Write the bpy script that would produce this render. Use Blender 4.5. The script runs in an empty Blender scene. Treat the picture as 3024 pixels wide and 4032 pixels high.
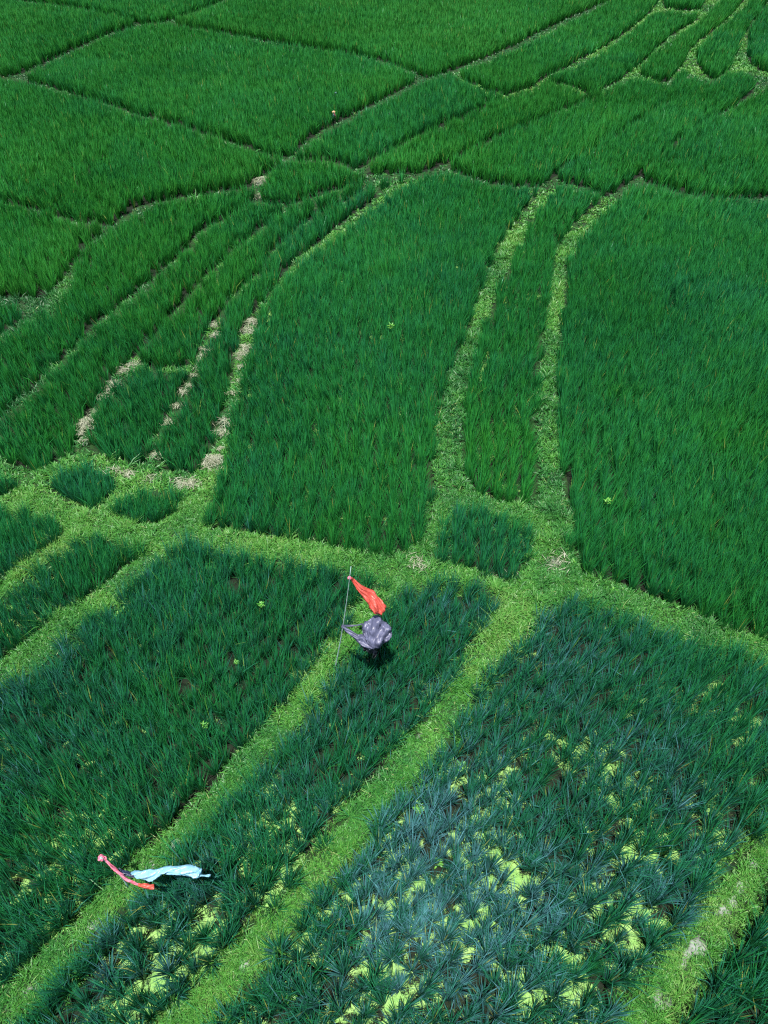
import bpy, bmesh, math
import numpy as np
from mathutils import Vector, Matrix
# ------------------------------------------------------------------ data
# paddy outlines on the ground, metres (camera stands over the origin), and
# per paddy: row spacing, in-row spacing, plant height, spread, hue (0 teal .. 1 yellow green), row angle
PADDIES = [
('P1', [(4.39, 2.26), (4.08, 1.98), (3.91, 1.8), (3.62, 1.52), (3.45, 1.39), (3.18, 1.23), (3.09, 1.12), (2.77, 0.8), (3.11, 0.29), (5.38, 0.36), (6.95, 2.47), (5.59, 3.04)], 0.25, 0.165, 0.54, 0.31, 0.24, 0.7, 'dark green rice plant in the corner paddy beyond the bund with bare earth patches'),
('P2', [(3.02, 6.68), (3.79, 6.27), (4.22, 6.02), (4.83, 5.75), (5.35, 5.64), (5.62, 5.36), (6.11, 4.88), (6.11, 4.18), (5.21, 3.43), (4.86, 3.15), (4.46, 2.82), (3.78, 2.29), (3.29, 1.86), (2.89, 1.52), (2.42, 1.1), (1.92, 0.63), (0.33, 0.27), (-2.03, 0.84), (-1.81, 1.1), (-1.53, 1.4), (-1.2, 1.81), (-0.91, 2.15), (-0.53, 2.62), (-0.32, 2.88), (-0.04, 3.3), (0.51, 3.75), (0.79, 4.07), (1.11, 4.63), (1.38, 5.14), (1.87, 5.63), (2.2, 6.04), (2.48, 6.39)], 0.235, 0.15, 0.475, 0.33, 0.15, 0.691, 'blue green rice plant standing in the nearest rows of the wide sparse duckweed paddy'),
('P3', [(0.19, 6.71), (0.38, 6.81), (1.0, 6.99), (1.49, 6.9), (1.83, 6.71), (1.84, 6.44), (1.47, 5.88), (1.15, 5.47), (0.81, 4.97), (0.56, 4.61), (0.23, 4.23), (-0.02, 3.82), (-0.44, 3.42), (-0.72, 2.99), (-0.88, 2.8), (-1.07, 2.56), (-1.24, 2.3), (-1.55, 2.02), (-1.92, 1.65), (-2.18, 1.41), (-2.4, 1.08), (-2.62, 0.76), (-4.15, 0.73), (-3.87, 1.16), (-3.64, 1.31), (-3.5, 1.58), (-3.25, 1.97), (-2.97, 2.22), (-2.92, 2.45), (-2.72, 2.6), (-2.32, 2.98), (-2.09, 3.21), (-1.9, 3.53), (-1.67, 3.83), (-1.46, 4.17), (-1.2, 4.43), (-0.9, 4.95), (-0.75, 5.44), (-0.42, 5.65), (-0.24, 5.84), (-0.12, 6.18)], 0.235, 0.15, 0.475, 0.33, 0.16, 0.85, 'rice plant in the nearest rows of the narrow paddy strip between two grassy bunds'),
('P4', [(-3.4, 7.86), (-2.9, 7.53), (-2.41, 7.49), (-1.83, 7.41), (-1.25, 7.29), (-0.9, 7.25), (-0.63, 7.18), (-0.26, 7.07), (-0.03, 6.88), (0.05, 6.88), (-0.26, 6.73), (-0.4, 6.56), (-0.53, 6.33), (-0.6, 6.1), (-0.76, 5.9), (-0.99, 5.56), (-1.21, 5.22), (-1.44, 4.81), (-1.68, 4.53), (-1.9, 4.22), (-2.15, 3.75), (-2.41, 3.44), (-2.59, 3.3), (-2.71, 3.04), (-2.94, 2.83), (-3.14, 2.71), (-3.3, 2.47), (-3.48, 2.3), (-3.59, 2.03), (-3.87, 1.84), (-3.97, 1.68), (-4.14, 1.47), (-4.28, 1.4), (-4.58, 1.14), (-5.86, 1.12), (-7.02, 3.55), (-5.95, 4.59), (-5.48, 5.05), (-5.26, 5.2), (-5.03, 5.46), (-4.93, 5.69), (-4.63, 6.18), (-4.35, 6.4), (-4.05, 6.89), (-3.69, 7.47)], 0.245, 0.135, 0.49, 0.3, 0.2, 0.913, 'rice plant in the nearest rows of the paddy left of the pink streamer'),
('P5', [(-5.11, 7.93), (-4.63, 7.83), (-4.23, 7.63), (-4.07, 7.6), (-4.26, 7.48), (-4.47, 7.14), (-4.67, 6.85), (-4.84, 6.61), (-5.19, 6.45), (-5.28, 6.18), (-5.47, 5.89), (-5.62, 5.69), (-5.78, 5.53), (-6.28, 5.02), (-7.44, 4.79), (-7.67, 5.46), (-6.07, 6.66), (-5.98, 6.8), (-5.82, 7.08), (-5.57, 7.37), (-5.36, 7.67)], 0.23, 0.14, 0.48, 0.29, 0.28, 0.895, 'rice plant in a far paddy'),
('P6', [(-6.75, 8.56), (-6.33, 8.45), (-6.17, 8.34), (-5.66, 8.2), (-5.48, 8.16), (-5.48, 8.08), (-5.72, 7.78), (-6.04, 7.43), (-6.34, 7.07), (-6.99, 6.4), (-8.18, 6.28), (-8.33, 8.41)], 0.22, 0.14, 0.48, 0.29, 0.3, 0.895, 'rice plant in a far paddy'),
('P7', [(-6.99, 9.28), (-6.79, 9.27), (-6.78, 9.19), (-6.85, 8.99), (-7.0, 8.9), (-7.53, 8.57), (-7.78, 9.42)], 0.2, 0.15, 0.48, 0.3, 0.3, 1.857, 'rice plant in a far paddy'),
('P8', [(-6.14, 9.23), (-5.86, 9.61), (-5.7, 9.62), (-5.24, 9.4), (-4.89, 9.31), (-4.97, 9.18), (-5.05, 8.7), (-5.29, 8.56), (-5.78, 8.86), (-6.1, 9.12)], 0.19, 0.15, 0.48, 0.3, 0.3, 2.592, 'rice plant in a far paddy'),
('P9', [(-4.86, 8.67), (-4.57, 8.93), (-4.07, 8.99), (-3.72, 8.94), (-3.68, 8.83), (-3.75, 8.54), (-3.95, 8.24), (-4.27, 8.26), (-4.74, 8.44)], 0.19, 0.15, 0.48, 0.3, 0.32, 0.119, 'rice plant in a far paddy'),
('P10', [(-3.14, 8.18), (-2.97, 8.14), (-2.47, 8.09), (-2.05, 7.98), (-1.52, 7.93), (-1.04, 7.83), (-0.43, 7.67), (-0.0, 7.57), (0.16, 7.57), (0.41, 7.67), (0.62, 7.89), (0.79, 8.27), (0.89, 8.76), (0.9, 9.69), (1.02, 10.99), (1.38, 12.63), (1.83, 13.95), (2.31, 15.82), (2.85, 17.72), (3.4, 19.28), (4.11, 20.72), (4.58, 21.68), (4.62, 21.82), (4.44, 21.68), (3.5, 21.85), (3.1, 22.01), (2.37, 22.62), (2.08, 22.8), (1.43, 22.69), (0.9, 22.2), (-0.03, 20.91), (-1.03, 19.01), (-1.95, 17.58), (-2.31, 16.84), (-2.73, 15.78), (-2.99, 14.81), (-3.01, 14.13), (-3.03, 13.4), (-3.0, 11.9), (-2.99, 10.86), (-3.0, 9.85), (-3.04, 9.17), (-3.08, 8.59)], 0.245, 0.11, 0.46, 0.31, 0.37, 1.557, 'rice plant in a far paddy'),
('P11', [(5.3, 21.85), (6.2, 21.36), (6.41, 21.28), (5.58, 20.13), (4.77, 18.58), (3.99, 15.66), (3.57, 13.73), (3.17, 11.72), (2.93, 10.36), (2.85, 9.49), (2.78, 8.87), (2.62, 8.76), (2.35, 8.75), (2.02, 8.87), (1.78, 8.94), (1.61, 9.19), (1.5, 9.63), (1.54, 10.42), (1.7, 11.65), (1.91, 12.68), (2.16, 13.6), (2.48, 14.73), (2.83, 15.93), (3.34, 17.37), (3.9, 18.85), (4.61, 20.57)], 0.265, 0.105, 0.46, 0.31, 0.42, 1.396, 'rice plant in a far paddy'),
('P12', [(1.32, 8.48), (1.77, 8.49), (2.06, 8.31), (2.3, 8.15), (2.59, 7.96), (2.47, 7.72), (2.31, 7.2), (1.98, 7.04), (1.72, 7.11), (1.5, 7.29), (1.27, 7.37), (0.88, 7.42), (0.98, 7.91), (1.1, 8.26)], 0.24, 0.13, 0.48, 0.29, 0.26, 1.474, 'rice plant in a far paddy'),
('P13', [(7.61, 21.85), (6.59, 20.42), (5.73, 19.12), (5.08, 17.98), (4.82, 17.4), (4.54, 16.05), (4.08, 14.04), (3.74, 12.35), (3.46, 10.55), (3.34, 9.28), (3.22, 8.33), (3.15, 7.69), (3.27, 7.28), (3.44, 7.08), (3.8, 6.98), (4.07, 6.84), (4.48, 6.66), (4.9, 6.44), (5.26, 6.17), (5.6, 6.0), (5.9, 5.84), (6.72, 5.41), (7.97, 5.3), (12.45, 14.18), (12.99, 20.42), (11.19, 20.73), (10.17, 20.89), (9.54, 21.04), (8.77, 21.2), (8.21, 21.68)], 0.255, 0.11, 0.48, 0.3, 0.37, 1.438, 'rice plant in a far paddy'),
('P14', [(2.22, 23.61), (3.18, 22.73), (4.04, 22.45), (4.79, 22.38), (5.63, 23.44), (8.21, 26.71), (11.14, 30.27), (11.63, 30.88), (11.16, 31.08), (10.85, 31.24), (10.48, 31.5), (10.19, 31.97), (9.31, 31.17), (8.63, 30.06), (8.23, 29.86), (5.2, 27.0), (2.54, 24.32), (2.02, 23.75)], 0.22, 0.155, 0.47, 0.28, 0.51, 0.882, 'rice plant in a far paddy'),
('P15', [(5.48, 22.79), (6.28, 22.3), (6.55, 21.79), (6.89, 21.78), (7.6, 22.64), (8.38, 23.51), (10.66, 26.71), (13.18, 29.4), (14.48, 31.08), (14.69, 31.48), (14.72, 31.81), (14.57, 32.66), (13.92, 32.48), (13.08, 31.4), (12.67, 31.3), (12.3, 32.05), (12.24, 33.02), (11.59, 31.84), (11.39, 31.54), (11.57, 30.83), (10.82, 29.44), (7.97, 26.0), (5.51, 23.04)], 0.22, 0.155, 0.47, 0.28, 0.46, -2.263, 'rice plant in a far paddy'),
('P16', [(8.23, 23.2), (8.3, 22.65), (8.9, 22.05), (9.39, 21.78), (10.17, 21.56), (10.96, 21.56), (11.7, 21.65), (14.24, 21.4), (20.88, 36.36), (17.04, 32.54), (15.27, 31.07), (14.29, 30.1), (12.75, 28.46), (10.35, 26.0)], 0.22, 0.155, 0.47, 0.28, 0.46, 1.153, 'rice plant in a far paddy'),
('Q1', [(-2.85, 24.33), (-2.08, 25.79), (-1.18, 27.21), (-0.03, 29.09), (1.04, 30.47), (1.99, 31.73), (2.64, 32.43), (3.0, 31.77), (3.63, 30.63), (4.49, 30.04), (1.19, 26.54), (-0.91, 23.71), (-1.84, 24.5)], 0.22, 0.155, 0.47, 0.28, 0.44, -2.327, 'rice plant in a far paddy'),
('Q2', [(-0.77, 23.27), (1.15, 25.79), (4.52, 29.6), (5.68, 30.47), (6.38, 31.63), (7.23, 30.74), (7.94, 29.81), (8.67, 30.49), (8.43, 30.62), (5.34, 27.73), (2.63, 24.98), (1.53, 23.65), (1.1, 23.42), (0.6, 23.42)], 0.22, 0.155, 0.47, 0.28, 0.5399999999999999, 0.847, 'rice plant in a far paddy'),
('S0', [(-3.56, 22.49), (-3.4, 23.13), (-2.82, 23.6), (-1.74, 23.6), (-0.91, 22.88), (-0.37, 22.81), (-1.54, 22.21), (-2.47, 21.4), (-2.9, 21.13), (-3.52, 21.23), (-3.75, 21.31)], 0.22, 0.155, 0.47, 0.28, 0.48000000000000004, -2.668, 'rice plant in a far paddy'),
('S1', [(-2.37, 17.86), (-2.9, 16.11), (-3.25, 14.76), (-3.35, 14.28), (-3.35, 13.55), (-3.32, 12.28), (-3.32, 11.35), (-3.37, 10.23), (-3.43, 9.68), (-3.59, 9.59), (-3.88, 9.63), (-4.17, 9.7), (-4.32, 9.9), (-4.35, 10.06), (-4.34, 10.73), (-4.2, 11.16), (-4.14, 11.82), (-4.09, 12.63), (-3.91, 13.68), (-3.84, 14.74), (-3.7, 15.51), (-3.25, 16.45), (-2.97, 17.61), (-2.29, 19.21), (-1.7, 20.13), (-0.38, 21.94), (0.69, 22.77), (0.86, 22.86), (-0.02, 22.12), (-1.03, 20.4), (-1.63, 19.12), (-2.14, 18.19)], 0.22, 0.155, 0.47, 0.28, 0.38, 0.941, 'rice plant in a far paddy'),
('S2', [(-5.35, 12.99), (-4.92, 12.88), (-4.37, 12.89), (-4.22, 13.09), (-4.16, 14.28), (-4.04, 14.86), (-3.91, 15.48), (-3.77, 16.05), (-3.31, 17.05), (-3.02, 18.23), (-2.34, 19.85), (-1.73, 20.78), (-0.43, 22.39), (-1.42, 21.49), (-2.39, 20.59), (-2.77, 20.34), (-3.43, 19.07), (-3.96, 17.73), (-4.53, 16.43), (-4.83, 15.24), (-5.15, 14.15), (-5.46, 13.44)], 0.22, 0.155, 0.47, 0.28, 0.46, 0.892, 'rice plant in a far paddy'),
('S2b', [(-5.35, 12.67), (-4.98, 12.68), (-4.37, 12.65), (-4.32, 12.6), (-4.32, 12.03), (-4.42, 11.34), (-4.58, 10.56), (-4.57, 9.88), (-4.67, 9.75), (-5.22, 9.98), (-5.79, 10.39), (-5.82, 10.49), (-5.85, 10.56), (-5.82, 11.3), (-5.75, 11.75), (-5.56, 12.41)], 0.22, 0.155, 0.47, 0.28, 0.36000000000000004, -1.773, 'rice plant in a far paddy'),
('S3', [(-6.04, 10.35), (-6.04, 10.54), (-6.01, 11.57), (-5.93, 12.35), (-5.77, 12.92), (-5.58, 13.62), (-5.22, 14.65), (-4.63, 17.02), (-4.04, 18.33), (-3.51, 19.67), (-2.86, 20.69), (-3.42, 20.54), (-3.81, 20.6), (-4.37, 19.79), (-5.07, 18.94), (-5.31, 17.76), (-5.69, 16.7), (-6.05, 15.72), (-6.37, 14.97), (-6.71, 14.02), (-6.97, 13.11), (-7.2, 12.11), (-7.54, 11.27), (-7.62, 10.71), (-8.16, 9.85), (-8.35, 10.18), (-8.06, 10.21), (-7.47, 10.01), (-6.92, 9.72), (-6.42, 9.65), (-6.2, 9.81)], 0.22, 0.155, 0.47, 0.28, 0.44, 1.327, 'rice plant in a far paddy'),
('S4', [(-8.03, 17.66), (-7.89, 18.27), (-7.56, 19.08), (-7.11, 19.86), (-6.51, 20.71), (-5.48, 21.1), (-4.08, 21.71), (-3.92, 22.0), (-3.81, 21.52), (-3.98, 21.23), (-4.48, 20.42), (-5.22, 19.59), (-5.43, 18.36), (-5.83, 17.26), (-6.2, 16.24), (-6.53, 15.49), (-6.88, 14.5), (-7.14, 13.57), (-7.38, 12.52), (-7.73, 11.65), (-7.82, 11.24), (-8.09, 10.36), (-9.43, 11.83), (-8.73, 13.78), (-8.41, 14.4), (-8.29, 14.51), (-8.04, 14.9), (-7.8, 15.39), (-7.85, 16.28)], 0.22, 0.155, 0.47, 0.28, 0.46, 1.226, 'rice plant in a far paddy'),
('U1', [(-11.21, 20.67), (-10.19, 20.25), (-9.25, 19.81), (-8.49, 19.44), (-8.09, 19.38), (-7.71, 19.5), (-8.07, 18.87), (-8.25, 18.14), (-8.26, 17.16), (-8.35, 16.47), (-8.46, 15.85), (-9.0, 15.89), (-9.58, 15.89), (-11.21, 15.76), (-13.54, 21.31)], 0.22, 0.155, 0.47, 0.28, 0.56, 1.968, 'rice plant in a far paddy'),
('U1b', [(-9.23, 15.23), (-8.84, 15.09), (-8.53, 14.89), (-8.62, 14.82), (-8.97, 14.3), (-9.88, 13.42), (-10.57, 15.18)], 0.22, 0.155, 0.47, 0.28, 0.4, 1.944, 'rice plant in a far paddy'),
('U2', [(-14.43, 31.49), (-13.07, 30.67), (-11.38, 29.48), (-10.35, 28.88), (-8.79, 27.7), (-7.36, 26.76), (-5.98, 25.78), (-4.66, 24.77), (-3.59, 24.05), (-3.13, 24.0), (-3.63, 23.46), (-4.04, 23.0), (-4.16, 22.49), (-5.65, 21.81), (-6.7, 21.43), (-7.42, 21.12), (-7.82, 19.83), (-8.33, 19.94), (-8.76, 20.03), (-9.55, 20.41), (-10.51, 20.86), (-11.57, 21.3), (-14.27, 21.87), (-18.55, 30.83), (-15.3, 31.83)], 0.22, 0.155, 0.47, 0.28, 0.5, 2.016, 'rice plant in a far paddy'),
('U3', [(-14.75, 32.44), (-14.26, 32.8), (-13.77, 34.28), (-13.07, 35.92), (-12.41, 37.69), (-11.55, 39.44), (-10.33, 39.93), (-9.31, 39.22), (-6.94, 37.85), (-4.91, 36.62), (-2.58, 35.46), (0.02, 33.97), (0.97, 32.74), (1.38, 32.32), (0.58, 31.3), (0.03, 30.44), (-1.34, 28.45), (-2.13, 27.31), (-2.71, 26.22), (-3.07, 24.85), (-3.54, 24.64), (-3.97, 24.95), (-5.29, 26.05), (-7.14, 27.34), (-8.58, 28.26), (-10.17, 29.46), (-11.82, 30.65), (-13.56, 31.84)], 0.22, 0.155, 0.47, 0.28, 0.5, -0.52, 'rice plant in a far paddy'),
('U4', [(-10.28, 40.74), (-7.19, 39.13), (-5.09, 37.86), (-2.69, 36.65), (-0.0, 35.1), (1.06, 33.79), (1.62, 32.93), (2.12, 32.99), (2.95, 33.91), (4.04, 35.18), (5.79, 37.22), (7.83, 40.25), (9.74, 42.78), (11.63, 45.1), (16.9, 51.57), (2.01, 54.78), (-5.13, 54.78), (-7.94, 44.5), (-8.49, 43.46), (-9.25, 41.76)], 0.22, 0.155, 0.47, 0.28, 0.5800000000000001, 2.929, 'rice plant in a far paddy'),
('U5', [(-15.8, 32.93), (-15.17, 33.36), (-14.51, 34.92), (-13.91, 36.94), (-13.09, 38.91), (-12.04, 40.58), (-13.04, 41.09), (-16.07, 42.92), (-19.92, 44.51), (-27.39, 47.54), (-19.43, 30.64)], 0.22, 0.155, 0.47, 0.28, 0.54, -1.131, 'rice plant in a far paddy'),
('U6', [(-11.99, 41.06), (-11.64, 40.72), (-10.49, 41.57), (-9.52, 43.23), (-8.66, 45.29), (-6.48, 54.11), (-21.81, 53.45), (-26.46, 48.12), (-20.58, 45.97), (-16.61, 44.33), (-13.47, 42.42)], 0.22, 0.155, 0.47, 0.28, 0.52, -3.099, 'rice plant in a far paddy'),
('R1', [(3.08, 33.11), (3.21, 32.71), (3.7, 31.85), (4.28, 31.03), (4.71, 30.7), (5.83, 31.57), (6.71, 33.0), (8.19, 34.85), (9.98, 37.22), (11.63, 39.85), (13.36, 42.78), (14.19, 44.62), (15.64, 47.99), (12.43, 45.38), (11.27, 43.36), (9.37, 40.73), (7.38, 37.96), (5.6, 35.48), (4.03, 33.56)], 0.22, 0.155, 0.47, 0.28, 0.51, -2.459, 'rice plant in a far paddy'),
('R2', [(6.52, 32.22), (7.43, 31.84), (8.14, 30.7), (8.89, 31.57), (9.69, 32.71), (10.9, 34.53), (12.0, 36.52), (13.52, 39.07), (15.32, 41.48), (15.66, 42.06), (15.16, 41.76), (14.03, 42.2), (13.49, 41.92), (11.96, 39.42), (10.21, 36.44), (8.14, 33.49)], 0.22, 0.155, 0.47, 0.28, 0.48000000000000004, -2.183, 'rice plant in a far paddy'),
('R2b', [(14.81, 45.28), (14.47, 43.85), (15.42, 43.49), (16.2, 43.68), (16.87, 45.1), (17.88, 46.92), (15.23, 46.61)], 0.22, 0.155, 0.47, 0.28, 0.46, -3.025, 'rice plant in a far paddy'),
('R3', [(10.6, 33.18), (10.58, 33.08), (10.84, 32.54), (11.34, 32.18), (11.72, 32.71), (12.73, 34.61), (13.5, 36.4), (14.38, 37.94), (15.72, 39.85), (17.57, 42.78), (18.83, 45.1), (19.71, 46.4), (18.27, 45.68), (16.88, 43.27), (15.38, 40.64), (13.48, 37.89), (11.79, 35.42)], 0.22, 0.155, 0.47, 0.28, 0.5399999999999999, 1.008, 'rice plant in a far paddy'),
('R4', [(13.5, 35.14), (13.37, 34.23), (13.35, 33.01), (13.54, 32.64), (14.05, 33.3), (14.7, 34.29), (15.16, 35.33), (16.15, 37.6), (17.88, 41.0), (19.65, 44.03), (21.07, 46.78), (20.04, 46.19), (16.58, 40.23), (14.96, 37.89), (14.16, 36.61)], 0.22, 0.155, 0.47, 0.28, 0.48000000000000004, -2.097, 'rice plant in a far paddy'),
('R5', [(17.84, 40.58), (16.87, 38.31), (16.01, 36.07), (15.69, 34.54), (15.77, 33.91), (15.99, 33.48), (17.26, 32.76), (22.59, 42.71), (21.29, 46.2), (19.46, 43.27)], 0.22, 0.155, 0.47, 0.28, 0.44, 1.079, 'rice plant in a far paddy'),
]
STRAW = [
(-3.241, 9.809, 0.24, 420, 'largest straw pile on the bund at the left corner of the long middle paddy'),
(-3.812, 22.758, 0.33, 420, 'pale straw pile on the far bund beside the small rounded rice corner'),
(-5.962, 10.954, 0.2, 240, 'straw pile on the curved bund end left of the short rice strip'),
(-3.653, 21.753, 0.33, 162, ''),
(-3.999, 14.496, 0.18, 62, ''),
(-5.704, 12.73, 0.18, 62, ''),
(0.545, 7.33, 0.225, 50, ''),
(2.879, 7.428, 0.3, 56, ''),
(1.949, 7.108, 0.225, 50, ''),
(-3.549, 9.227, 0.18, 62, ''),
(-3.148, 13.409, 0.094, 22, ''),
(-3.113, 14.669, 0.141, 40, ''),
(-3.19, 10.618, 0.139, 38, ''),
(-3.216, 10.708, 0.174, 37, ''),
(-3.115, 13.532, 0.172, 38, ''),
(-3.224, 13.653, 0.112, 46, ''),
(-3.213, 14.269, 0.136, 31, ''),
(-3.218, 13.345, 0.109, 41, ''),
(-3.153, 14.746, 0.112, 57, ''),
(-3.125, 13.643, 0.126, 40, ''),
(-3.13, 12.35, 0.173, 20, ''),
(-3.129, 14.302, 0.131, 38, ''),
(-3.188, 11.91, 0.092, 32, ''),
(-3.21, 14.389, 0.185, 52, ''),
(-3.216, 13.182, 0.113, 32, ''),
(-3.151, 10.175, 0.087, 21, ''),
(-3.184, 11.022, 0.178, 26, ''),
(-3.112, 12.881, 0.096, 53, ''),
(-3.153, 14.634, 0.191, 40, ''),
(-3.168, 10.904, 0.19, 18, ''),
(-4.1, 13.11, 0.153, 22, ''),
(-4.055, 13.267, 0.098, 52, ''),
(-4.075, 13.275, 0.094, 17, ''),
(-4.052, 12.898, 0.13, 46, ''),
(-4.359, 10.942, 0.087, 33, ''),
(-4.108, 12.587, 0.1, 21, ''),
(-4.01, 14.601, 0.191, 20, ''),
(-4.249, 11.993, 0.145, 42, ''),
(-4.379, 10.05, 0.168, 50, ''),
(-4.22, 11.508, 0.099, 32, ''),
(-4.062, 13.547, 0.126, 36, ''),
(-4.245, 11.527, 0.126, 33, ''),
(-4.14, 12.219, 0.104, 33, ''),
(-4.326, 10.99, 0.125, 37, ''),
(-3.929, 14.121, 0.143, 48, ''),
(-5.865, 10.419, 0.153, 20, ''),
(-5.84, 11.816, 0.18, 30, ''),
(-5.762, 12.281, 0.154, 42, ''),
(-6.01, 10.876, 0.157, 38, ''),
(-5.788, 12.276, 0.122, 56, ''),
(-5.447, 13.015, 0.155, 20, ''),
(-5.829, 12.109, 0.149, 38, ''),
(-5.915, 11.315, 0.151, 55, ''),
(-5.939, 11.077, 0.186, 33, ''),
(-5.949, 10.925, 0.148, 37, ''),
(-5.576, 12.909, 0.172, 47, ''),
(-6.013, 10.685, 0.099, 43, ''),
(-5.981, 10.866, 0.142, 55, ''),
(-3.694, 9.251, 0.158, 26, ''),
(-4.347, 9.37, 0.179, 27, ''),
(-5.012, 9.572, 0.184, 41, ''),
(-3.769, 9.272, 0.174, 23, ''),
(-3.634, 9.238, 0.192, 47, ''),
(-4.754, 9.47, 0.133, 48, ''),
(12.448, 32.74, 0.181, 57, ''),
(12.14, 36.178, 0.125, 52, ''),
(12.415, 32.641, 0.111, 55, ''),
(12.23, 33.924, 0.171, 30, ''),
(12.344, 33.736, 0.114, 43, ''),
]          # x, y, radius, amount
BARE = [
(3.987, 2.155, 0.083),
(4.148, 2.263, 0.068),
(3.634, 1.837, 0.098),
(3.501, 1.782, 0.075),
(3.019, 1.332, 0.105),
(2.82, 1.169, 0.06),
(3.404, 1.646, 0.075),
(4.015, 1.992, 0.053),
(4.3, 2.434, 0.075),
(4.559, 2.694, 0.075),
(-3.387, 2.02, 0.075),
(-3.936, 1.452, 0.105),
(-3.585, 1.833, 0.068),
(-3.187, 2.209, 0.053),
(-2.296, 3.15, 0.068),
(-2.598, 2.888, 0.09),
(-2.845, 2.694, 0.09),
(-4.127, 1.198, 0.075),
(-2.058, 3.53, 0.053),
(3.444, 6.934, 0.06),
(3.74, 6.73, 0.045),
(5.774, 5.741, 0.075),
(1.896, 7.085, 0.075),
(-0.949, 2.475, 0.06),
(-1.541, 1.646, 0.045),
(1.144, 5.463, 0.06),
(0.486, 4.372, 0.06),
(-3.241, 9.809, 0.18),
(-3.812, 22.758, 0.247),
(-5.962, 10.954, 0.15),
(-3.653, 21.753, 0.165),
(-3.999, 14.496, 0.09),
(-5.704, 12.73, 0.09),
(0.545, 7.33, 0.112),
(2.879, 7.428, 0.15),
(1.949, 7.108, 0.112),
(-3.549, 9.227, 0.09),
(-3.148, 13.409, 0.047),
(-3.113, 14.669, 0.07),
(-3.19, 10.618, 0.07),
(-3.216, 10.708, 0.087),
(-3.115, 13.532, 0.086),
(-3.224, 13.653, 0.056),
(-3.213, 14.269, 0.068),
(-3.218, 13.345, 0.054),
(-3.153, 14.746, 0.056),
(-3.125, 13.643, 0.063),
(-3.13, 12.35, 0.086),
(-3.129, 14.302, 0.065),
(-3.188, 11.91, 0.046),
(-3.21, 14.389, 0.092),
(-3.216, 13.182, 0.057),
(-3.151, 10.175, 0.044),
(-3.184, 11.022, 0.089),
(-3.112, 12.881, 0.048),
(-3.153, 14.634, 0.095),
(-3.168, 10.904, 0.095),
(-4.1, 13.11, 0.077),
(-4.055, 13.267, 0.049),
(-4.075, 13.275, 0.047),
(-4.052, 12.898, 0.065),
(-4.359, 10.942, 0.043),
(-4.108, 12.587, 0.05),
(-4.01, 14.601, 0.096),
(-4.249, 11.993, 0.072),
(-4.379, 10.05, 0.084),
(-4.22, 11.508, 0.05),
(-4.062, 13.547, 0.063),
(-4.245, 11.527, 0.063),
(-4.14, 12.219, 0.052),
(-4.326, 10.99, 0.063),
(-3.929, 14.121, 0.071),
(-5.865, 10.419, 0.077),
(-5.84, 11.816, 0.09),
(-5.762, 12.281, 0.077),
(-6.01, 10.876, 0.079),
(-5.788, 12.276, 0.061),
(-5.447, 13.015, 0.078),
(-5.829, 12.109, 0.075),
(-5.915, 11.315, 0.076),
(-5.939, 11.077, 0.093),
(-5.949, 10.925, 0.074),
(-5.576, 12.909, 0.086),
(-6.013, 10.685, 0.05),
(-5.981, 10.866, 0.071),
(-3.694, 9.251, 0.079),
(-4.347, 9.37, 0.089),
(-5.012, 9.572, 0.092),
(-3.769, 9.272, 0.087),
(-3.634, 9.238, 0.096),
(-4.754, 9.47, 0.067),
(12.448, 32.74, 0.091),
(12.14, 36.178, 0.062),
(12.415, 32.641, 0.056),
(12.23, 33.924, 0.085),
(12.344, 33.736, 0.057),
]            # x, y, radius of dry bare earth on the bunds
WEEDS = [
(-1.904, 6.415, 0.28, 0.122, 'bright leafy weed above the rice left of the red bag'),
(-5.974, 7.244, 0.0, 0.187, 'leafy weed on the bund between the two left strips near the picture edge'),
(-5.206, 6.112, 0.0, 0.173, 'leafy weed on the long left bund by the second strip'),
(-2.475, 4.445, 0.22999999999999998, 0.108, 'small leafy weed in the middle of the broad left paddy'),
(0.449, 3.383, 0.0, 0.158, 'yellow green weed at the left edge of the bluish paddy beside the grass bund'),
(1.05, 3.916, 0.0, 0.187, 'yellow green weed in the sparse duckweed gap of the bluish paddy'),
(0.378, 2.026, 0.0, 0.144, 'small weed beside bare mud in the brightest part of the bluish paddy'),
(0.672, 2.732, 0.0, 0.122, 'tiny weed among dense bluish plants below the duckweed gap'),
(-1.052, 1.368, 0.0, 0.173, 'leafy weed among the plants close to the lowest grass bund'),
(3.925, 8.551, 0.36, 0.144, 'tall thin leaved weed above the dense right paddy'),
(3.177, 7.469, 0.0, 0.144, 'leafy weed at the left edge of the dense right paddy'),
(-2.168, 5.431, 0.24, 0.094, 'small yellowish weed in the upper part of the broad left paddy'),
(3.719, 6.841, 0.0, 0.187, 'leafy weed on the bund below the dense right paddy'),
(0.152, 14.007, 0.36, 0.158, 'yellowish weed rising from the long middle paddy'),
(-4.225, 6.352, 0.0, 0.158, 'creeping weed on the long left bund above the broad paddy'),
]          # x, y, z, size, label
CAM_H, PITCH, FOC, PW, PH = 9.5, 47.5, 1534.0, 1659.0, 2212.0
SUN_DIR = Vector((-0.05076, -0.20745, 0.97693))  # towards the sun
rng = np.random.default_rng(7)
C = bpy.context.scene.collection

# ------------------------------------------------------------------ helpers
def tag(o, label, cat, group=None, kind=None):
    o['label'] = label; o['category'] = cat
    if group: o['group'] = group
    if kind: o['kind'] = kind
    return o

def hash2(ix, iy, seed):
    h = (ix.astype(np.int64) * 374761393 + iy.astype(np.int64) * 668265263 + seed * 974634337) & 0x7fffffff
    h = ((h ^ (h >> 13)) * 1274126177) & 0x7fffffff
    return ((h ^ (h >> 16)) & 0xffff) / 65535.0

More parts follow.
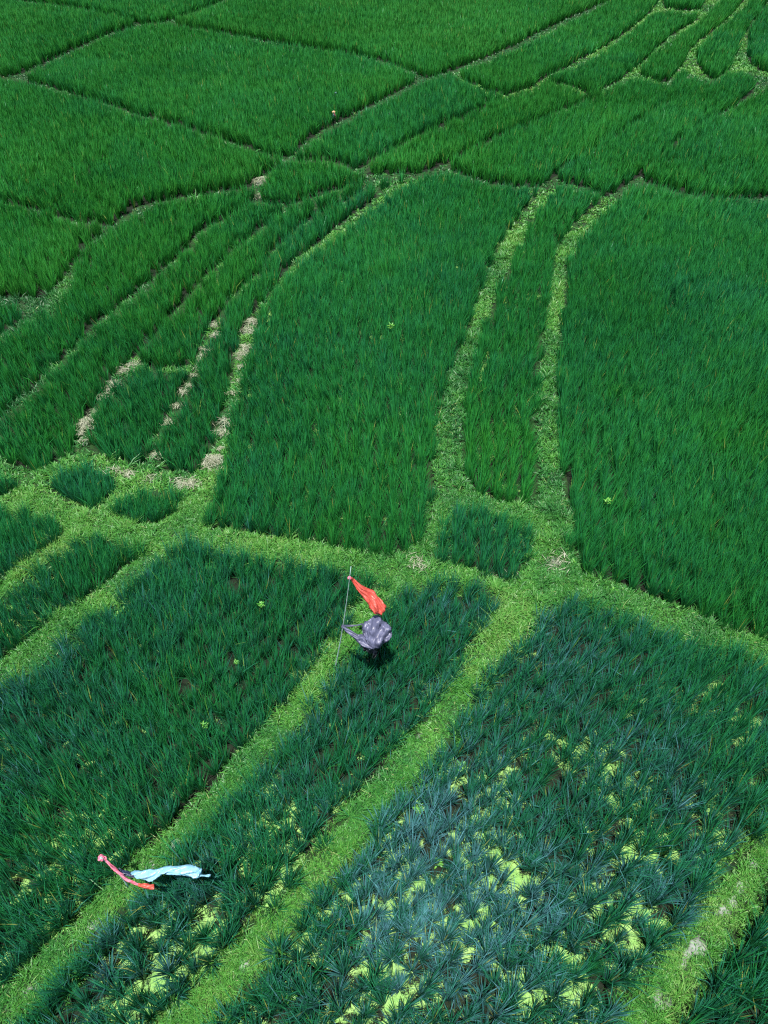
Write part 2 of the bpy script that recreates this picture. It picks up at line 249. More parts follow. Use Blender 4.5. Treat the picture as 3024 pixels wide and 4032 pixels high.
def vnoise(x, y, scale, seed=0):
    x = np.asarray(x) / scale; y = np.asarray(y) / scale
    ix, iy = np.floor(x), np.floor(y); fx, fy = x - ix, y - iy
    fx = fx * fx * (3 - 2 * fx); fy = fy * fy * (3 - 2 * fy)
    a = hash2(ix, iy, seed); b = hash2(ix + 1, iy, seed); c = hash2(ix, iy + 1, seed); d = hash2(ix + 1, iy + 1, seed)
    return (a * (1 - fx) + b * fx) * (1 - fy) + (c * (1 - fx) + d * fx) * fy

def inside(px, py, poly):
    r = np.zeros(px.shape, bool); n = len(poly)
    for i in range(n):
        x0, y0 = poly[i]; x1, y1 = poly[(i + 1) % n]
        if y0 == y1: continue
        c = ((y0 > py) != (y1 > py)) & (px < (x1 - x0) * (py - y0) / (y1 - y0) + x0)
        r ^= c
    return r

def make_mesh(name, co, quads, tris, attrs, mats):
    """co (n,3); quads (q,4), tris (t,3); attrs: name -> per-vertex floats"""
    me = bpy.data.meshes.new(name)
    nq, nt = len(quads), len(tris)
    me.vertices.add(len(co)); me.vertices.foreach_set('co', np.ascontiguousarray(co, dtype=np.float32).ravel())
    me.loops.add(nq * 4 + nt * 3)
    me.loops.foreach_set('vertex_index', np.concatenate([np.asarray(quads).ravel(), np.asarray(tris).ravel()]).astype(np.int32))
    me.polygons.add(nq + nt)
    me.polygons.foreach_set('loop_start', np.concatenate([np.arange(nq) * 4, nq * 4 + np.arange(nt) * 3]).astype(np.int32))
    me.update(calc_edges=True)
    for k, v in attrs.items():
        a = me.attributes.new(k, 'FLOAT', 'POINT'); a.data.foreach_set('value', np.asarray(v, dtype=np.float32))
    for m in mats: me.materials.append(m)
    return me

# ------------------------------------------------------------------ materials
def new_mat(name):
    m = bpy.data.materials.new(name); m.use_nodes = True
    nt = m.node_tree; nt.nodes.clear()
    return m, nt, nt.nodes, nt.links

def N(nodes, t, **kw):
    n = nodes.new(t)
    for k, v in kw.items():
        if hasattr(n, k): setattr(n, k, v)
        else: n.inputs[k].default_value = v
    return n

def leaf_mat(name, stops, rough=0.42, spec=0.5, transl=0.22, objrand=False, tint=(1, 1, 1)):
    m, nt, nd, L = new_mat(name)
    at = N(nd, 'ShaderNodeAttribute', attribute_name='hue')
    fac = at.outputs['Fac']
    if objrand:
        oi = N(nd, 'ShaderNodeObjectInfo')
        ma = N(nd, 'ShaderNodeMath', operation='MULTIPLY_ADD'); ma.inputs[1].default_value = 0.10; L.new(oi.outputs['Random'], ma.inputs[0]); L.new(fac, ma.inputs[2])
        sp = N(nd, 'ShaderNodeSeparateColor'); L.new(oi.outputs['Color'], sp.inputs[0])
        ad = N(nd, 'ShaderNodeMath', operation='ADD'); L.new(ma.outputs[0], ad.inputs[0]); L.new(sp.outputs[0], ad.inputs[1]); fac = ad.outputs[0]
    r = N(nd, 'ShaderNodeValToRGB'); e = r.color_ramp.elements
    e[0].position, e[0].color = stops[0][0], (*stops[0][1], 1)
    e[1].position, e[1].color = stops[-1][0], (*stops[-1][1], 1)
    for p, c in stops[1:-1]:
        x = e.new(p); x.color = (*c, 1)
    L.new(fac, r.inputs[0])
    b = N(nd, 'ShaderNodeBsdfPrincipled'); b.inputs['Roughness'].default_value = rough; b.inputs['Specular IOR Level'].default_value = spec; b.inputs['Specular Tint'].default_value = (*tint, 1)
    L.new(r.outputs[0], b.inputs['Base Color'])
    t = N(nd, 'ShaderNodeBsdfTranslucent'); L.new(r.outputs[0], t.inputs[0])
    mx = N(nd, 'ShaderNodeMixShader'); mx.inputs[0].default_value = transl
    L.new(b.outputs[0], mx.inputs[1]); L.new(t.outputs[0], mx.inputs[2])
    o = N(nd, 'ShaderNodeOutputMaterial'); L.new(mx.outputs[0], o.inputs[0])
    return m

RICE_STOPS = [(0.0, (0.090, 0.255, 0.29)), (0.12, (0.020, 0.150, 0.092)), (0.3, (0.014, 0.165, 0.046)), (0.6, (0.025, 0.205, 0.022)), (0.9, (0.055, 0.24, 0.034)), (1.0, (0.28, 0.32, 0.07))]  # pale blue end of the ramp carries the painted sheen patch
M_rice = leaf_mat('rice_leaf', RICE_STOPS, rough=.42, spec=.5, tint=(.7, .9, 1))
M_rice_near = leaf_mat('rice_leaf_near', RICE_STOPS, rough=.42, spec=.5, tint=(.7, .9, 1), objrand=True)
M_grass = leaf_mat('grass_blade', [(0.0, (0.012, 0.085, 0.022)), (0.35, (0.028, 0.160, 0.028)), (0.8, (0.080, 0.265, 0.036)), (1.0, (0.26, 0.30, 0.12))], rough=0.5, transl=0.3)
M_weed = leaf_mat('weed_leaf', [(0.0, (0.05, 0.24, 0.025)), (1.0, (0.13, 0.34, 0.04))], rough=0.45, transl=0.3)
M_straw = leaf_mat('dry_straw', [(0.0, (0.07, 0.10, 0.04)), (0.5, (0.20, 0.215, 0.135)), (1.0, (0.34, 0.35, 0.27))], rough=0.7, transl=0.1)

def plain(name, col, rough=0.5, spec=0.5, transl=0.0, bump=0.0, scale=30.0, col2=None, metallic=0.0):
    m, nt, nd, L = new_mat(name)
    tc = N(nd, 'ShaderNodeTexCoord')
    no = N(nd, 'ShaderNodeTexNoise'); no.inputs['Scale'].default_value = scale; no.inputs['Detail'].default_value = 5; no.inputs['Distortion'].default_value = 0.8
    L.new(tc.outputs['Object'], no.inputs['Vector'])
    mx = N(nd, 'ShaderNodeMix', data_type='RGBA'); mx.inputs['A'].default_value = (*col, 1); mx.inputs['B'].default_value = (*(col2 or tuple(c * .75 for c in col)), 1)
    cr = N(nd, 'ShaderNodeMapRange'); cr.inputs['From Min'].default_value = .35; cr.inputs['From Max'].default_value = .68
    L.new(no.outputs['Fac'], cr.inputs['Value']); L.new(cr.outputs[0], mx.inputs['Factor'])
    b = N(nd, 'ShaderNodeBsdfPrincipled'); b.inputs['Roughness'].default_value = rough; b.inputs['Specular IOR Level'].default_value = spec; b.inputs['Metallic'].default_value = metallic
    L.new(mx.outputs['Result'], b.inputs['Base Color'])
    if bump:
        bp = N(nd, 'ShaderNodeBump'); bp.inputs['Strength'].default_value = bump; bp.inputs['Distance'].default_value = 0.02
        L.new(no.outputs['Fac'], bp.inputs['Height']); L.new(bp.outputs[0], b.inputs['Normal'])
    o = N(nd, 'ShaderNodeOutputMaterial')
    if transl:
        t = N(nd, 'ShaderNodeBsdfTranslucent'); L.new(mx.outputs['Result'], t.inputs[0])
        s = N(nd, 'ShaderNodeMixShader'); s.inputs[0].default_value = transl
        L.new(b.outputs[0], s.inputs[1]); L.new(t.outputs[0], s.inputs[2]); L.new(s.outputs[0], o.inputs[0])
    else: L.new(b.outputs[0], o.inputs[0])
    return m

# ground: dark wet soil, dry pale earth where 'bare', green mossy soil on the bunds
def ground_mat():
    m, nt, nd, L = new_mat('field_soil')
    geo = N(nd, 'ShaderNodeNewGeometry')
    n1 = N(nd, 'ShaderNodeTexNoise'); n1.inputs['Scale'].default_value = 9; n1.inputs['Detail'].default_value = 6
    L.new(geo.outputs['Position'], n1.inputs['Vector'])
    n2 = N(nd, 'ShaderNodeTexNoise'); n2.inputs['Scale'].default_value = 1.3; n2.inputs['Detail'].default_value = 4
    L.new(geo.outputs['Position'], n2.inputs['Vector'])
    r = N(nd, 'ShaderNodeValToRGB'); e = r.color_ramp.elements
    e[0].position = .35; e[0].color = (0.008, 0.016, 0.006, 1); e[1].position = .68; e[1].color = (0.014, 0.05, 0.010, 1)
    L.new(n1.outputs['Fac'], r.inputs[0])
    soil = N(nd, 'ShaderNodeValToRGB'); e = soil.color_ramp.elements
    e[0].position = .3; e[0].color = (0.075, 0.085, 0.065, 1); e[1].position = .7; e[1].color = (0.19, 0.215, 0.19, 1)
    L.new(n1.outputs['Fac'], soil.inputs[0])
    a = N(nd, 'ShaderNodeAttribute', attribute_name='bare')
    mr = N(nd, 'ShaderNodeMath', operation='MULTIPLY_ADD'); mr.inputs[1].default_value = 1.0
    sub = N(nd, 'ShaderNodeMath', operation='SUBTRACT'); sub.inputs[1].default_value = 0.5
    L.new(n1.outputs['Fac'], sub.inputs[0]); L.new(a.outputs['Fac'], mr.inputs[0]); L.new(sub.outputs[0], mr.inputs[2])
    st = N(nd, 'ShaderNodeMapRange'); st.inputs['From Min'].default_value = .5; st.inputs['From Max'].default_value = .75; L.new(mr.outputs[0], st.inputs['Value'])
    mx = N(nd, 'ShaderNodeMix', data_type='RGBA'); L.new(st.outputs[0], mx.inputs['Factor']); L.new(r.outputs[0], mx.inputs['A']); L.new(soil.outputs[0], mx.inputs['B'])
    b = N(nd, 'ShaderNodeBsdfPrincipled'); b.inputs['Roughness'].default_value = .85; b.inputs['Specular IOR Level'].default_value = .2
    L.new(mx.outputs['Result'], b.inputs['Base Color'])
    bp = N(nd, 'ShaderNodeBump'); bp.inputs['Strength'].default_value = .6; bp.inputs['Distance'].default_value = .03; L.new(n1.outputs['Fac'], bp.inputs['Height']); L.new(bp.outputs[0], b.inputs['Normal'])
    o = N(nd, 'ShaderNodeOutputMaterial'); L.new(b.outputs[0], o.inputs[0])
    return m

# paddy water: brown muddy water with rafts of pale green duckweed
def water_mat():
    m, nt, nd, L = new_mat('paddy_water')
    geo = N(nd, 'ShaderNodeNewGeometry')
    big = N(nd, 'ShaderNodeTexNoise'); big.inputs['Scale'].default_value = 1.1; big.inputs['Detail'].default_value = 3; L.new(geo.outputs['Position'], big.inputs['Vector'])
    mid = N(nd, 'ShaderNodeTexNoise'); mid.inputs['Scale'].default_value = 7; mid.inputs['Detail'].default_value = 6; mid.inputs['Roughness'].default_value = .65; L.new(geo.outputs['Position'], mid.inputs['Vector'])
    fine = N(nd, 'ShaderNodeTexVoronoi'); fine.inputs['Scale'].default_value = 70; L.new(geo.outputs['Position'], fine.inputs['Vector'])
    w = N(nd, 'ShaderNodeMath', operation='MULTIPLY_ADD'); w.inputs[1].default_value = .75; L.new(mid.outputs['Fac'], w.inputs[0]); L.new(big.outputs['Fac'], w.inputs[2])
    w2 = N(nd, 'ShaderNodeMath', operation='MULTIPLY_ADD'); w2.inputs[1].default_value = -.16; L.new(fine.outputs['Distance'], w2.inputs[0]); L.new(w.outputs[0], w2.inputs[2])
    mask = N(nd, 'ShaderNodeMapRange'); mask.inputs['From Min'].default_value = 1.22; mask.inputs['From Max'].default_value = 1.30
    dk = N(nd, 'ShaderNodeAttribute', attribute_name='duck'); w3 = N(nd, 'ShaderNodeMath', operation='MULTIPLY_ADD'); w3.inputs[1].default_value = .62; L.new(dk.outputs['Fac'], w3.inputs[0]); L.new(w2.outputs[0], w3.inputs[2]); L.new(w3.outputs[0], mask.inputs['Value'])
    dw = N(nd, 'ShaderNodeValToRGB'); e = dw.color_ramp.elements
    e[0].position = 0.3; e[0].color = (0.055, 0.17, 0.03, 1); e[1].position = .74; e[1].color = (0.23, 0.36, 0.11, 1)
    x = e.new(.5); x.color = (0.12, 0.26, 0.05, 1)
    L.new(mid.outputs['Fac'], dw.inputs[0])
    mud = N(nd, 'ShaderNodeBsdfPrincipled'); mud.inputs['Base Color'].default_value = (0.010, 0.014, 0.009, 1); mud.inputs['Roughness'].default_value = .85; mud.inputs['Specular IOR Level'].default_value = .05
    weed = N(nd, 'ShaderNodeBsdfPrincipled'); weed.inputs['Roughness'].default_value = .6; weed.inputs['Specular IOR Level'].default_value = .3
    L.new(dw.outputs[0], weed.inputs['Base Color'])
    bp = N(nd, 'ShaderNodeBump'); bp.inputs['Strength'].default_value = .5; bp.inputs['Distance'].default_value = .006; L.new(fine.outputs['Distance'], bp.inputs['Height']); L.new(bp.outputs[0], weed.inputs['Normal'])
    mx = N(nd, 'ShaderNodeMixShader'); L.new(mask.outputs[0], mx.inputs[0]); L.new(mud.outputs[0], mx.inputs[1]); L.new(weed.outputs[0], mx.inputs[2])
    o = N(nd, 'ShaderNodeOutputMaterial'); L.new(mx.outputs[0], o.inputs[0])
    return m

# ------------------------------------------------------------------ the field map
X0, X1, Y0, Y1, RES = -29.0, 29.0, -2.5, 57.0, 0.05
gx = np.arange(X0, X1, RES) + RES / 2; gy = np.arange(Y0, Y1, RES) + RES / 2
pad = np.zeros((len(gy), len(gx)), np.int16)
for k, (name, poly, *_r) in enumerate(PADDIES):
    P = np.array(poly)
    i0, i1 = np.searchsorted(gx, P[:, 0].min()), np.searchsorted(gx, P[:, 0].max())
    j0, j1 = np.searchsorted(gy, P[:, 1].min()), np.searchsorted(gy, P[:, 1].max())
    if i1 <= i0 or j1 <= j0: continue
    XX, YY = np.meshgrid(gx[i0:i1], gy[j0:j1])
    s = inside(XX, YY, poly); sub = pad[j0:j1, i0:i1]; sub[s] = k + 1

def blur(a, n):
    a = a.astype(np.float64)
    for ax in (0, 1):
        c = np.cumsum(np.pad(a, [(n + 1, n) if i == ax else (0, 0) for i in (0, 1)], mode='edge'), axis=ax)
        a = (np.take(c, np.arange(2 * n + 1, c.shape[ax]), ax) - np.take(c, np.arange(0, c.shape[ax] - 2 * n - 1), ax)) / (2 * n + 1)
    return a
bund = blur(blur(pad == 0, 2), 2)
bund2 = blur(blur(pad == 0, 4), 4)
WT = {'U': 0.0, 'Q': .22, 'S': .38}     # bund grass round a paddy: full (1), or sparse with gap shade in its colour (0)
wt = np.array([1.0] + [{'P14': .12, 'P15': .12, 'P16': .12}.get(p[0], WT.get(p[0][0], 1.0)) for p in PADDIES])
lush_vs_shade = blur(wt[pad] * (pad > 0), 12) / np.maximum(blur(pad > 0, 12), .02)
def look(arr, x, y):
    i = np.clip(((np.asarray(x) - X0) / RES).astype(int), 0, arr.shape[1] - 1); j = np.clip(((np.asarray(y) - Y0) / RES).astype(int), 0, arr.shape[0] - 1)
    return arr[j, i]
def ground_z(x, y):
    b = look(bund, x, y)
    s = np.clip(b * 1.25, 0, 1); s = s * s * (3 - 2 * s)
    return -0.05 + s * (0.085 + 0.125 * np.clip((19 - np.asarray(y)) / 8, 0, 1)) + (vnoise(x, y, .35, 3) - .5) * .035 + (vnoise(x, y, 1.4, 4) - .5) * .03

def bare_at(x, y):
    v = np.zeros(np.shape(x))
    for bx, by, r in BARE:
        d = np.hypot(x - bx, y - by) / r + (vnoise(x, y, .12, 9) - .5) * .9
        v = np.maximum(v, np.clip(1.45 - d, 0, 1))
    return v

# ground sheet: fine grid under the fields, running out to the horizon
fx = np.arange(X0, X1 + .01, .13); fy = np.arange(Y0, Y1 + .01, .13)
cx = np.concatenate([[-3000, -800, -250, -90, -45], fx, [45, 90, 250, 800, 3000]]); cy = np.concatenate([[-3000, -800, -250, -90, -30, -8], fy, [62, 75, 110, 260, 800, 3000]])
GX, GY = np.meshgrid(cx, cy)
inb = (GX > X0) & (GX < X1) & (GY > Y0) & (GY < Y1)
GZ = np.where(inb, ground_z(GX, GY), 0.12)
idx = np.arange(GX.size).reshape(GX.shape)
q = np.stack([idx[:-1, :-1], idx[:-1, 1:], idx[1:, 1:], idx[1:, :-1]], -1).reshape(-1, 4)
me = make_mesh('ground', np.stack([GX, GY, GZ], -1).reshape(-1, 3), q, np.zeros((0, 3), int), {'bare': bare_at(GX, GY).ravel()}, [ground_mat()])
me.polygons.foreach_set('use_smooth', np.ones(len(me.polygons), bool))
go = bpy.data.objects.new('ground', me); C.objects.link(go)
tag(go, 'soil of the fields with low raised grassy bunds between the paddies', 'ground', kind='structure')

wx, wy = np.arange(X0 + .2, X1 - .1, .2), np.arange(Y0 + .2, Y1 - .1, .2); WX, WY = np.meshgrid(wx, wy)
DUCK = {'P1': .55, 'P2': .78, 'P3': .76, 'P4': .74, 'P5': .5, 'P6': .4, 'P10': .45, 'P11': .5, 'P12': .3, 'P13': .3}
share = np.array([.75] + [DUCK.get(p[0], .12) for p in PADDIES])
duck = blur(share[pad] - np.where((pad > 0) & (pad < 5), np.clip((gy[:, None] - 2.4) * .11, 0, .36), 0), 4)
idx = np.arange(WX.size).reshape(WX.shape)
q = np.stack([idx[:-1, :-1], idx[:-1, 1:], idx[1:, 1:], idx[1:, :-1]], -1).reshape(-1, 4)
me = make_mesh('water', np.stack([WX, WY, WX * 0], -1).reshape(-1, 3), q, np.zeros((0, 3), int), {'duck': look(duck, WX, WY).ravel()}, [water_mat()])
wo = bpy.data.objects.new('water', me); C.objects.link(wo)
tag(wo, 'shallow muddy paddy water with rafts of pale green duckweed between the rice', 'water', kind='structure')

# ------------------------------------------------------------------ rice
cpp, spp = math.cos(math.radians(PITCH)), math.sin(math.radians(PITCH))
def view(x, y, z):
    dz = z - CAM_H; Z = y * cpp - dz * spp; up = y * spp + dz * cpp
    return PW / 2 + FOC * x / Z, PH / 2 - FOC * up / Z, Z

def blades(bx, by, bz, n, height, spread, width, levels, hue, lean, seed, lo=0.0, droop=0.45, wild=0.05):
    """n leaf blades for each of len(bx) plants; returns co, quads, tris, hue"""
    r = np.random.default_rng(seed); m = len(bx)
    az = r.uniform(0, 2 * np.pi, (m, n)); q = r.uniform(0, 1, (m, n))
    th = spread[:, None] * (0.15 + 0.95 * q) + r.normal(0, .05, (m, n))
    Lh = height[:, None] * r.uniform(.72, 1.12, (m, n)) * (1 + .12 * q)
    wildm = r.uniform(0, 1, (m, n)) < wild
    dr = droop * spread[:, None] * r.uniform(.3, 1.3, (m, n)) + wildm * r.uniform(.3, 1.1, (m, n))
    s = np.linspace(0, 1, levels)
    ds = s[1] - s[0]
    ca, sa = np.cos(az), np.sin(az)
    px = bx[:, None] + ca * .022 * r.uniform(.2, 1.4, (m, n)); py = by[:, None] + sa * .022 * r.uniform(.2, 1.4, (m, n)); pz = np.broadcast_to(bz[:, None], (m, n)).copy()
    tw = r.normal(0, .55, (m, n))
    w = width * r.uniform(.75, 1.25, (m, n))
    pts = []
    lx, ly = lean[0][:, None], lean[1][:, None]
    for k in range(levels):
        a = th + dr * s[k] ** 2
        if k:
            am = th + dr * (s[k] - ds / 2) ** 2
            px = px + (np.sin(am) * ca + lx * s[k]) * Lh * ds; py = py + (np.sin(am) * sa + ly * s[k]) * Lh * ds; pz = pz + np.cos(am) * Lh * ds
        # width vector: sideways, rolled a little about the blade
        nx, ny, nz = np.cos(a) * ca, np.cos(a) * sa, -np.sin(a)
        wx, wy, wz = -sa * np.cos(tw) + nx * np.sin(tw), ca * np.cos(tw) + ny * np.sin(tw), nz * np.sin(tw)
        if k < levels - 1:
            f = (.65, 1.0, .8, .6)[k] if levels > 3 else (.8, 1.0, .6)[k]
            hw = w * f / 2
            pts.append(np.stack([px - wx * hw, py - wy * hw, pz - wz * hw], -1)); pts.append(np.stack([px + wx * hw, py + wy * hw, pz + wz * hw], -1))
        else: pts.append(np.stack([px, py, pz], -1))
    nv = len(pts)
    co = np.stack(pts, 2).reshape(-1, 3)
    base = (np.arange(m * n) * nv)[:, None]
    quads = np.concatenate([base + np.array([[2 * k, 2 * k + 1, 2 * k + 3, 2 * k + 2]]) for k in range(levels - 2)]) if levels > 2 else np.zeros((0, 4), int)
    tris = base + np.array([[nv - 3, nv - 2, nv - 1]])
    bh = hue[:, None] + r.normal(0, .07, (m, n)); bh = np.clip(bh, lo, .86)
    yel = r.uniform(0, 1, (m, n)) < .013
    bh = np.where(yel, r.uniform(.88, 1, (m, n)), bh)
    return co, quads, tris, np.repeat(bh.ravel(), nv)

HOT = (0.55, 2.21)   # sheen opposite the sun, painted into the rice as paler, bluer leaf hue
plants = []          # x, y, paddy, height, spread, hue
for k, (name, poly, sx, sy, ht, spr, hue, ang, _lab) in enumerate(PADDIES):
    P = np.array(poly); c = P.mean(0); R = np.hypot(*(P - c).T).max() + 1
    u = np.arange(-R, R, sy); v = np.arange(-R, R, sx); U, V = np.meshgrid(u, v)
    U = U + (np.arange(len(v)) % 2)[:, None] * sy * .5
    U = U + rng.normal(0, sy * .18, U.shape); V = V + rng.normal(0, sx * (.11 if name in ('P1', 'P2', 'P3', 'P4') else .12 if k < 14 else .3), V.shape)
    V = V + (vnoise(U, V * 0, 2.2, k + 50) - .5) * .22
    x = c[0] + U * math.cos(ang) - V * math.sin(ang); y = c[1] + U * math.sin(ang) + V * math.cos(ang)
    x, y = x.ravel(), y.ravel()
    ok = (x > X0 + .3) & (x < X1 - .3) & (y > Y0 + .3) & (y < Y1 - .3)
    x, y = x[ok], y[ok]; ok = look(pad, x, y) == k + 1; x, y = x[ok], y[ok]
    miss = rng.uniform(0, 1, len(x)) < (.012 if k < 4 else .006); x, y = x[~miss], y[~miss]
    uu, vv, Z = view(x, y, .3)
    ok = (uu > -260) & (uu < PW + 260) & (Z > 1); x, y = x[ok], y[ok]
    h = ht * (1 + (vnoise(x, y, 1.8, 21) - .5) * .18 + (vnoise(x, y, .5, 22) - .5) * .14) * rng.uniform(.9, 1.08, len(x))
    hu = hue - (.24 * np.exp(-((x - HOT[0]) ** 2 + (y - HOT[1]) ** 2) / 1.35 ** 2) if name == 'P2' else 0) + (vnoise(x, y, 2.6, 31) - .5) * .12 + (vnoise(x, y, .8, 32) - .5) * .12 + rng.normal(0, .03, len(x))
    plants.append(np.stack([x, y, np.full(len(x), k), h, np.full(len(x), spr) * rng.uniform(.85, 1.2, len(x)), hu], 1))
plants = np.concatenate(plants)
uu, vv, Z = view(plants[:, 0], plants[:, 1], .22)
inframe = (uu > 12) & (uu < PW - 12) & (vv < PH - 18) & (vv > 0)
order = np.argsort(np.where(inframe, Z, 1e9))[:300]
near = np.zeros(len(plants), bool); near[order] = True
print('rice plants', len(plants), 'single ones to depth', Z[order].max())

# the 300 plants that show largest, each an object of its own (meshes shared)
variants = []
for i in range(14):
    one = np.zeros(1)
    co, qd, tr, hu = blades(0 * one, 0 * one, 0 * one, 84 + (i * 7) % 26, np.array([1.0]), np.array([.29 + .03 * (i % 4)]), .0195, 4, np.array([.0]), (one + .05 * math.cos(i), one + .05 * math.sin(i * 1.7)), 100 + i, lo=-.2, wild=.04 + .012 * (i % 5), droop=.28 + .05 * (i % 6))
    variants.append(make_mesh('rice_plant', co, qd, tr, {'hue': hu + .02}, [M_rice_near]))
GROUP = 'rice plants of the nearest rows'
for n_, i in enumerate(order):
    x, y, k, h, s, hu = plants[i]
    o = bpy.data.objects.new('rice_plant', variants[n_ % 14]); C.objects.link(o)
    o.location = (x, y, -.03); o.rotation_euler = (float(rng.normal(0, .09)), float(rng.normal(0, .09)), float(rng.uniform(0, 6.28))); w_ = h * float(rng.uniform(.92, 1.12))
    o.scale = (w_, w_, h)
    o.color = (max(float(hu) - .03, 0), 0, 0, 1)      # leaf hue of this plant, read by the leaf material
    tag(o, PADDIES[int(k)][8], 'rice plant', GROUP)

# all the other rice as one mass
parts = []
rest = plants[~near]; restZ = Z[~near]
for a, b, nb, wd, lv in ((0, 9.2, 74, .0100, 4), (9.2, 13, 72, .0098, 3), (13, 20, 58, .0125, 3), (20, 30, 40, .0195, 3), (30, 99, 28, .0280, 3)):
    sel = (restZ >= a) & (restZ < b); p = rest[sel]
    if not len(p): continue
    lean = ((vnoise(p[:, 0], p[:, 1], 3, 41) - .5) * .22, (vnoise(p[:, 0], p[:, 1], 3, 42) - .5) * .22)
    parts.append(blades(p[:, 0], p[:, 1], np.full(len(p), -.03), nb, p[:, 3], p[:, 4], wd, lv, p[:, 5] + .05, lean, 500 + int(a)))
def join(parts):
    off = 0; cs, qs, ts, hs = [], [], [], []
    for co, qd, tr, hu in parts:
        cs.append(co); qs.append(qd + off); ts.append(tr + off); hs.append(hu); off += len(co)
    return np.concatenate(cs), np.concatenate(qs), np.concatenate(ts), np.concatenate(hs)
co, qd, tr, hu = join(parts)
print('rice verts', len(co))
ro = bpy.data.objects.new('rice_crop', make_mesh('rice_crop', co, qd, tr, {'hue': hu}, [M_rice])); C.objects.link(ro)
tag(ro, 'dense green rice crop filling the paddies behind the nearest rows', 'rice crop', kind='stuff')

# ------------------------------------------------------------------ grass on the bunds, low green growth at the paddy edges
def scatter(dens, lo, hi, seed):
    r = np.random.default_rng(seed)
    n = int((X1 - X0) * (Y1 - Y0) * dens); x = r.uniform(X0, X1, n); y = r.uniform(Y0, Y1, n)
    u, v, Z = view(x, y, .1); ok = (u > -220) & (u < PW + 220) & (Z >= lo) & (Z < hi)
    x, y, Z = x[ok], y[ok], Z[ok]
    b = look(bund, x, y)
    wide = look(bund2, x, y)
    over = look(lush_vs_shade, x, y)
    keep = (r.uniform(0, 1, len(x)) < np.clip(over * 1.15, .45, 1)) & np.where(Z > 16, r.uniform(0, 1, len(x)) < np.clip((wide - .36) * 3.2, .3, 1), True) & ((b > .70) | ((b > .12) & (Z < 13) & (r.uniform(0, 1, len(x)) < .35)))
    x, y, Z, b, over = x[keep], y[keep], Z[keep], b[keep], over[keep]
    ba = bare_at(x, y); keep = r.uniform(0, 1, len(x)) > ba * .8
    return x[keep], y[keep], b[keep], over[keep]
parts = []
for lo, hi, dens, nb, ln, wd in ((0, 9.2, 1500, 6, .072, .0078), (9.2, 13, 1000, 6, .075, .0105), (13, 20, 520, 6, .085, .016), (20, 99, 150, 5, .065, .034)):
    x, y, b, over = scatter(dens, lo, hi, int(900 + lo))
    lush = vnoise(x, y, .9, 61) * .6 + vnoise(x, y, .3, 62) * .4
    h = ln * (.5 + 1.1 * lush) * rng.uniform(.6, 1.5, len(x)) * (1 + .9 * (vnoise(x, y, .22, 66) > .82)) * (1 + .5 * (b < .62))
    hue = -.02 - .55 * (1 - np.clip(over * 1.15, 0, 1)) + .34 * vnoise(x, y, .16, 65) + .34 * vnoise(x, y, .55, 63) + .62 * vnoise(x, y, 1.9, 64) ** 1.3 + rng.normal(0, .09, len(x))  # gaps round the far paddies get darker grass colour in place of shade
    z = ground_z(x, y) - .005
    co, qd, tr, hu = blades(x, y, np.maximum(z, 0), nb, h, np.full(len(x), 1.15), wd, 3, np.clip(hue, 0, .84), (rng.normal(0, .2, len(x)), rng.normal(0, .2, len(x))), int(700 + lo), droop=.6, wild=.2)
    parts.append((co, qd, tr, hu))
co, qd, tr, hu = join(parts); print('grass verts', len(co))
gr = bpy.data.objects.new('grass', make_mesh('grass', co, qd, tr, {'hue': hu}, [M_grass])); C.objects.link(gr)
tag(gr, 'short bright green grass and creeping weeds covering the bunds', 'grass', kind='stuff')

# ------------------------------------------------------------------ cut straw lying on the bunds
def straw_sticks(x, y, r_, n, seed, heap=0.0):
    r = np.random.default_rng(seed)
    a = r.uniform(0, 2 * np.pi, n); rr = r_ * r.uniform(0, 1, n) ** .75 * (1 + .35 * np.sin(2 * a + seed) + .25 * np.sin(3 * a + 2 * seed) + r.normal(0, .12, n))
    px, py = rr * np.cos(a), rr * np.sin(a) * .8
    ln = r.uniform(.06, .22, n); d = r.uniform(0, 2 * np.pi, n); e = r.normal(0, .18, n)
    z = .012 + heap * (1 - (rr / r_) ** 2) * r.uniform(.3, 1, n)
    w = r.uniform(.004, .009, n) / 2
    dx, dy = np.cos(d), np.sin(d)
    p0 = np.stack([px - dx * ln / 2, py - dy * ln / 2, z - np.sin(e) * ln / 2], -1); p1 = np.stack([px, py, z + .012], -1); p2 = np.stack([px + dx * ln / 2, py + dy * ln / 2, z + np.sin(e) * ln / 2], -1)
    wv = np.stack([-dy * w, dx * w, w * 0], -1)
    co = np.stack([p0 - wv, p0 + wv, p1 - wv, p1 + wv, p2], 1).reshape(-1, 3)
    b = (np.arange(n) * 5)[:, None]
    return co + np.array([x, y, 0]), b + np.array([[0, 1, 3, 2]]), b + np.array([[2, 3, 4]]), np.repeat(r.uniform(0, 1, n), 5)
parts = []
for i, (x, y, r_, amt, lab) in enumerate(STRAW):
    z0 = float(ground_z(np.array([x]), np.array([y]))[0])
    if lab:
        co, qd, tr, hu = straw_sticks(0, 0, r_, amt, 300 + i, heap=.10)
        o = bpy.data.objects.new('straw_pile', make_mesh('straw_pile', co, qd, tr, {'hue': hu}, [M_straw])); C.objects.link(o)
        o.location = (x, y, z0 + .03); tag(o, lab, 'straw pile', 'straw piles on the bunds')
    else:
        co, qd, tr, hu = straw_sticks(x, y, r_, amt, 300 + i, heap=.015); co[:, 2] += z0 + .035
        parts.append((co, qd, tr, hu))
co, qd, tr, hu = join(parts)
so = bpy.data.objects.new('straw', make_mesh('straw', co, qd, tr, {'hue': hu}, [M_straw])); C.objects.link(so)
tag(so, 'thin scatter of pale dry straw lying along the bunds', 'straw', kind='stuff')

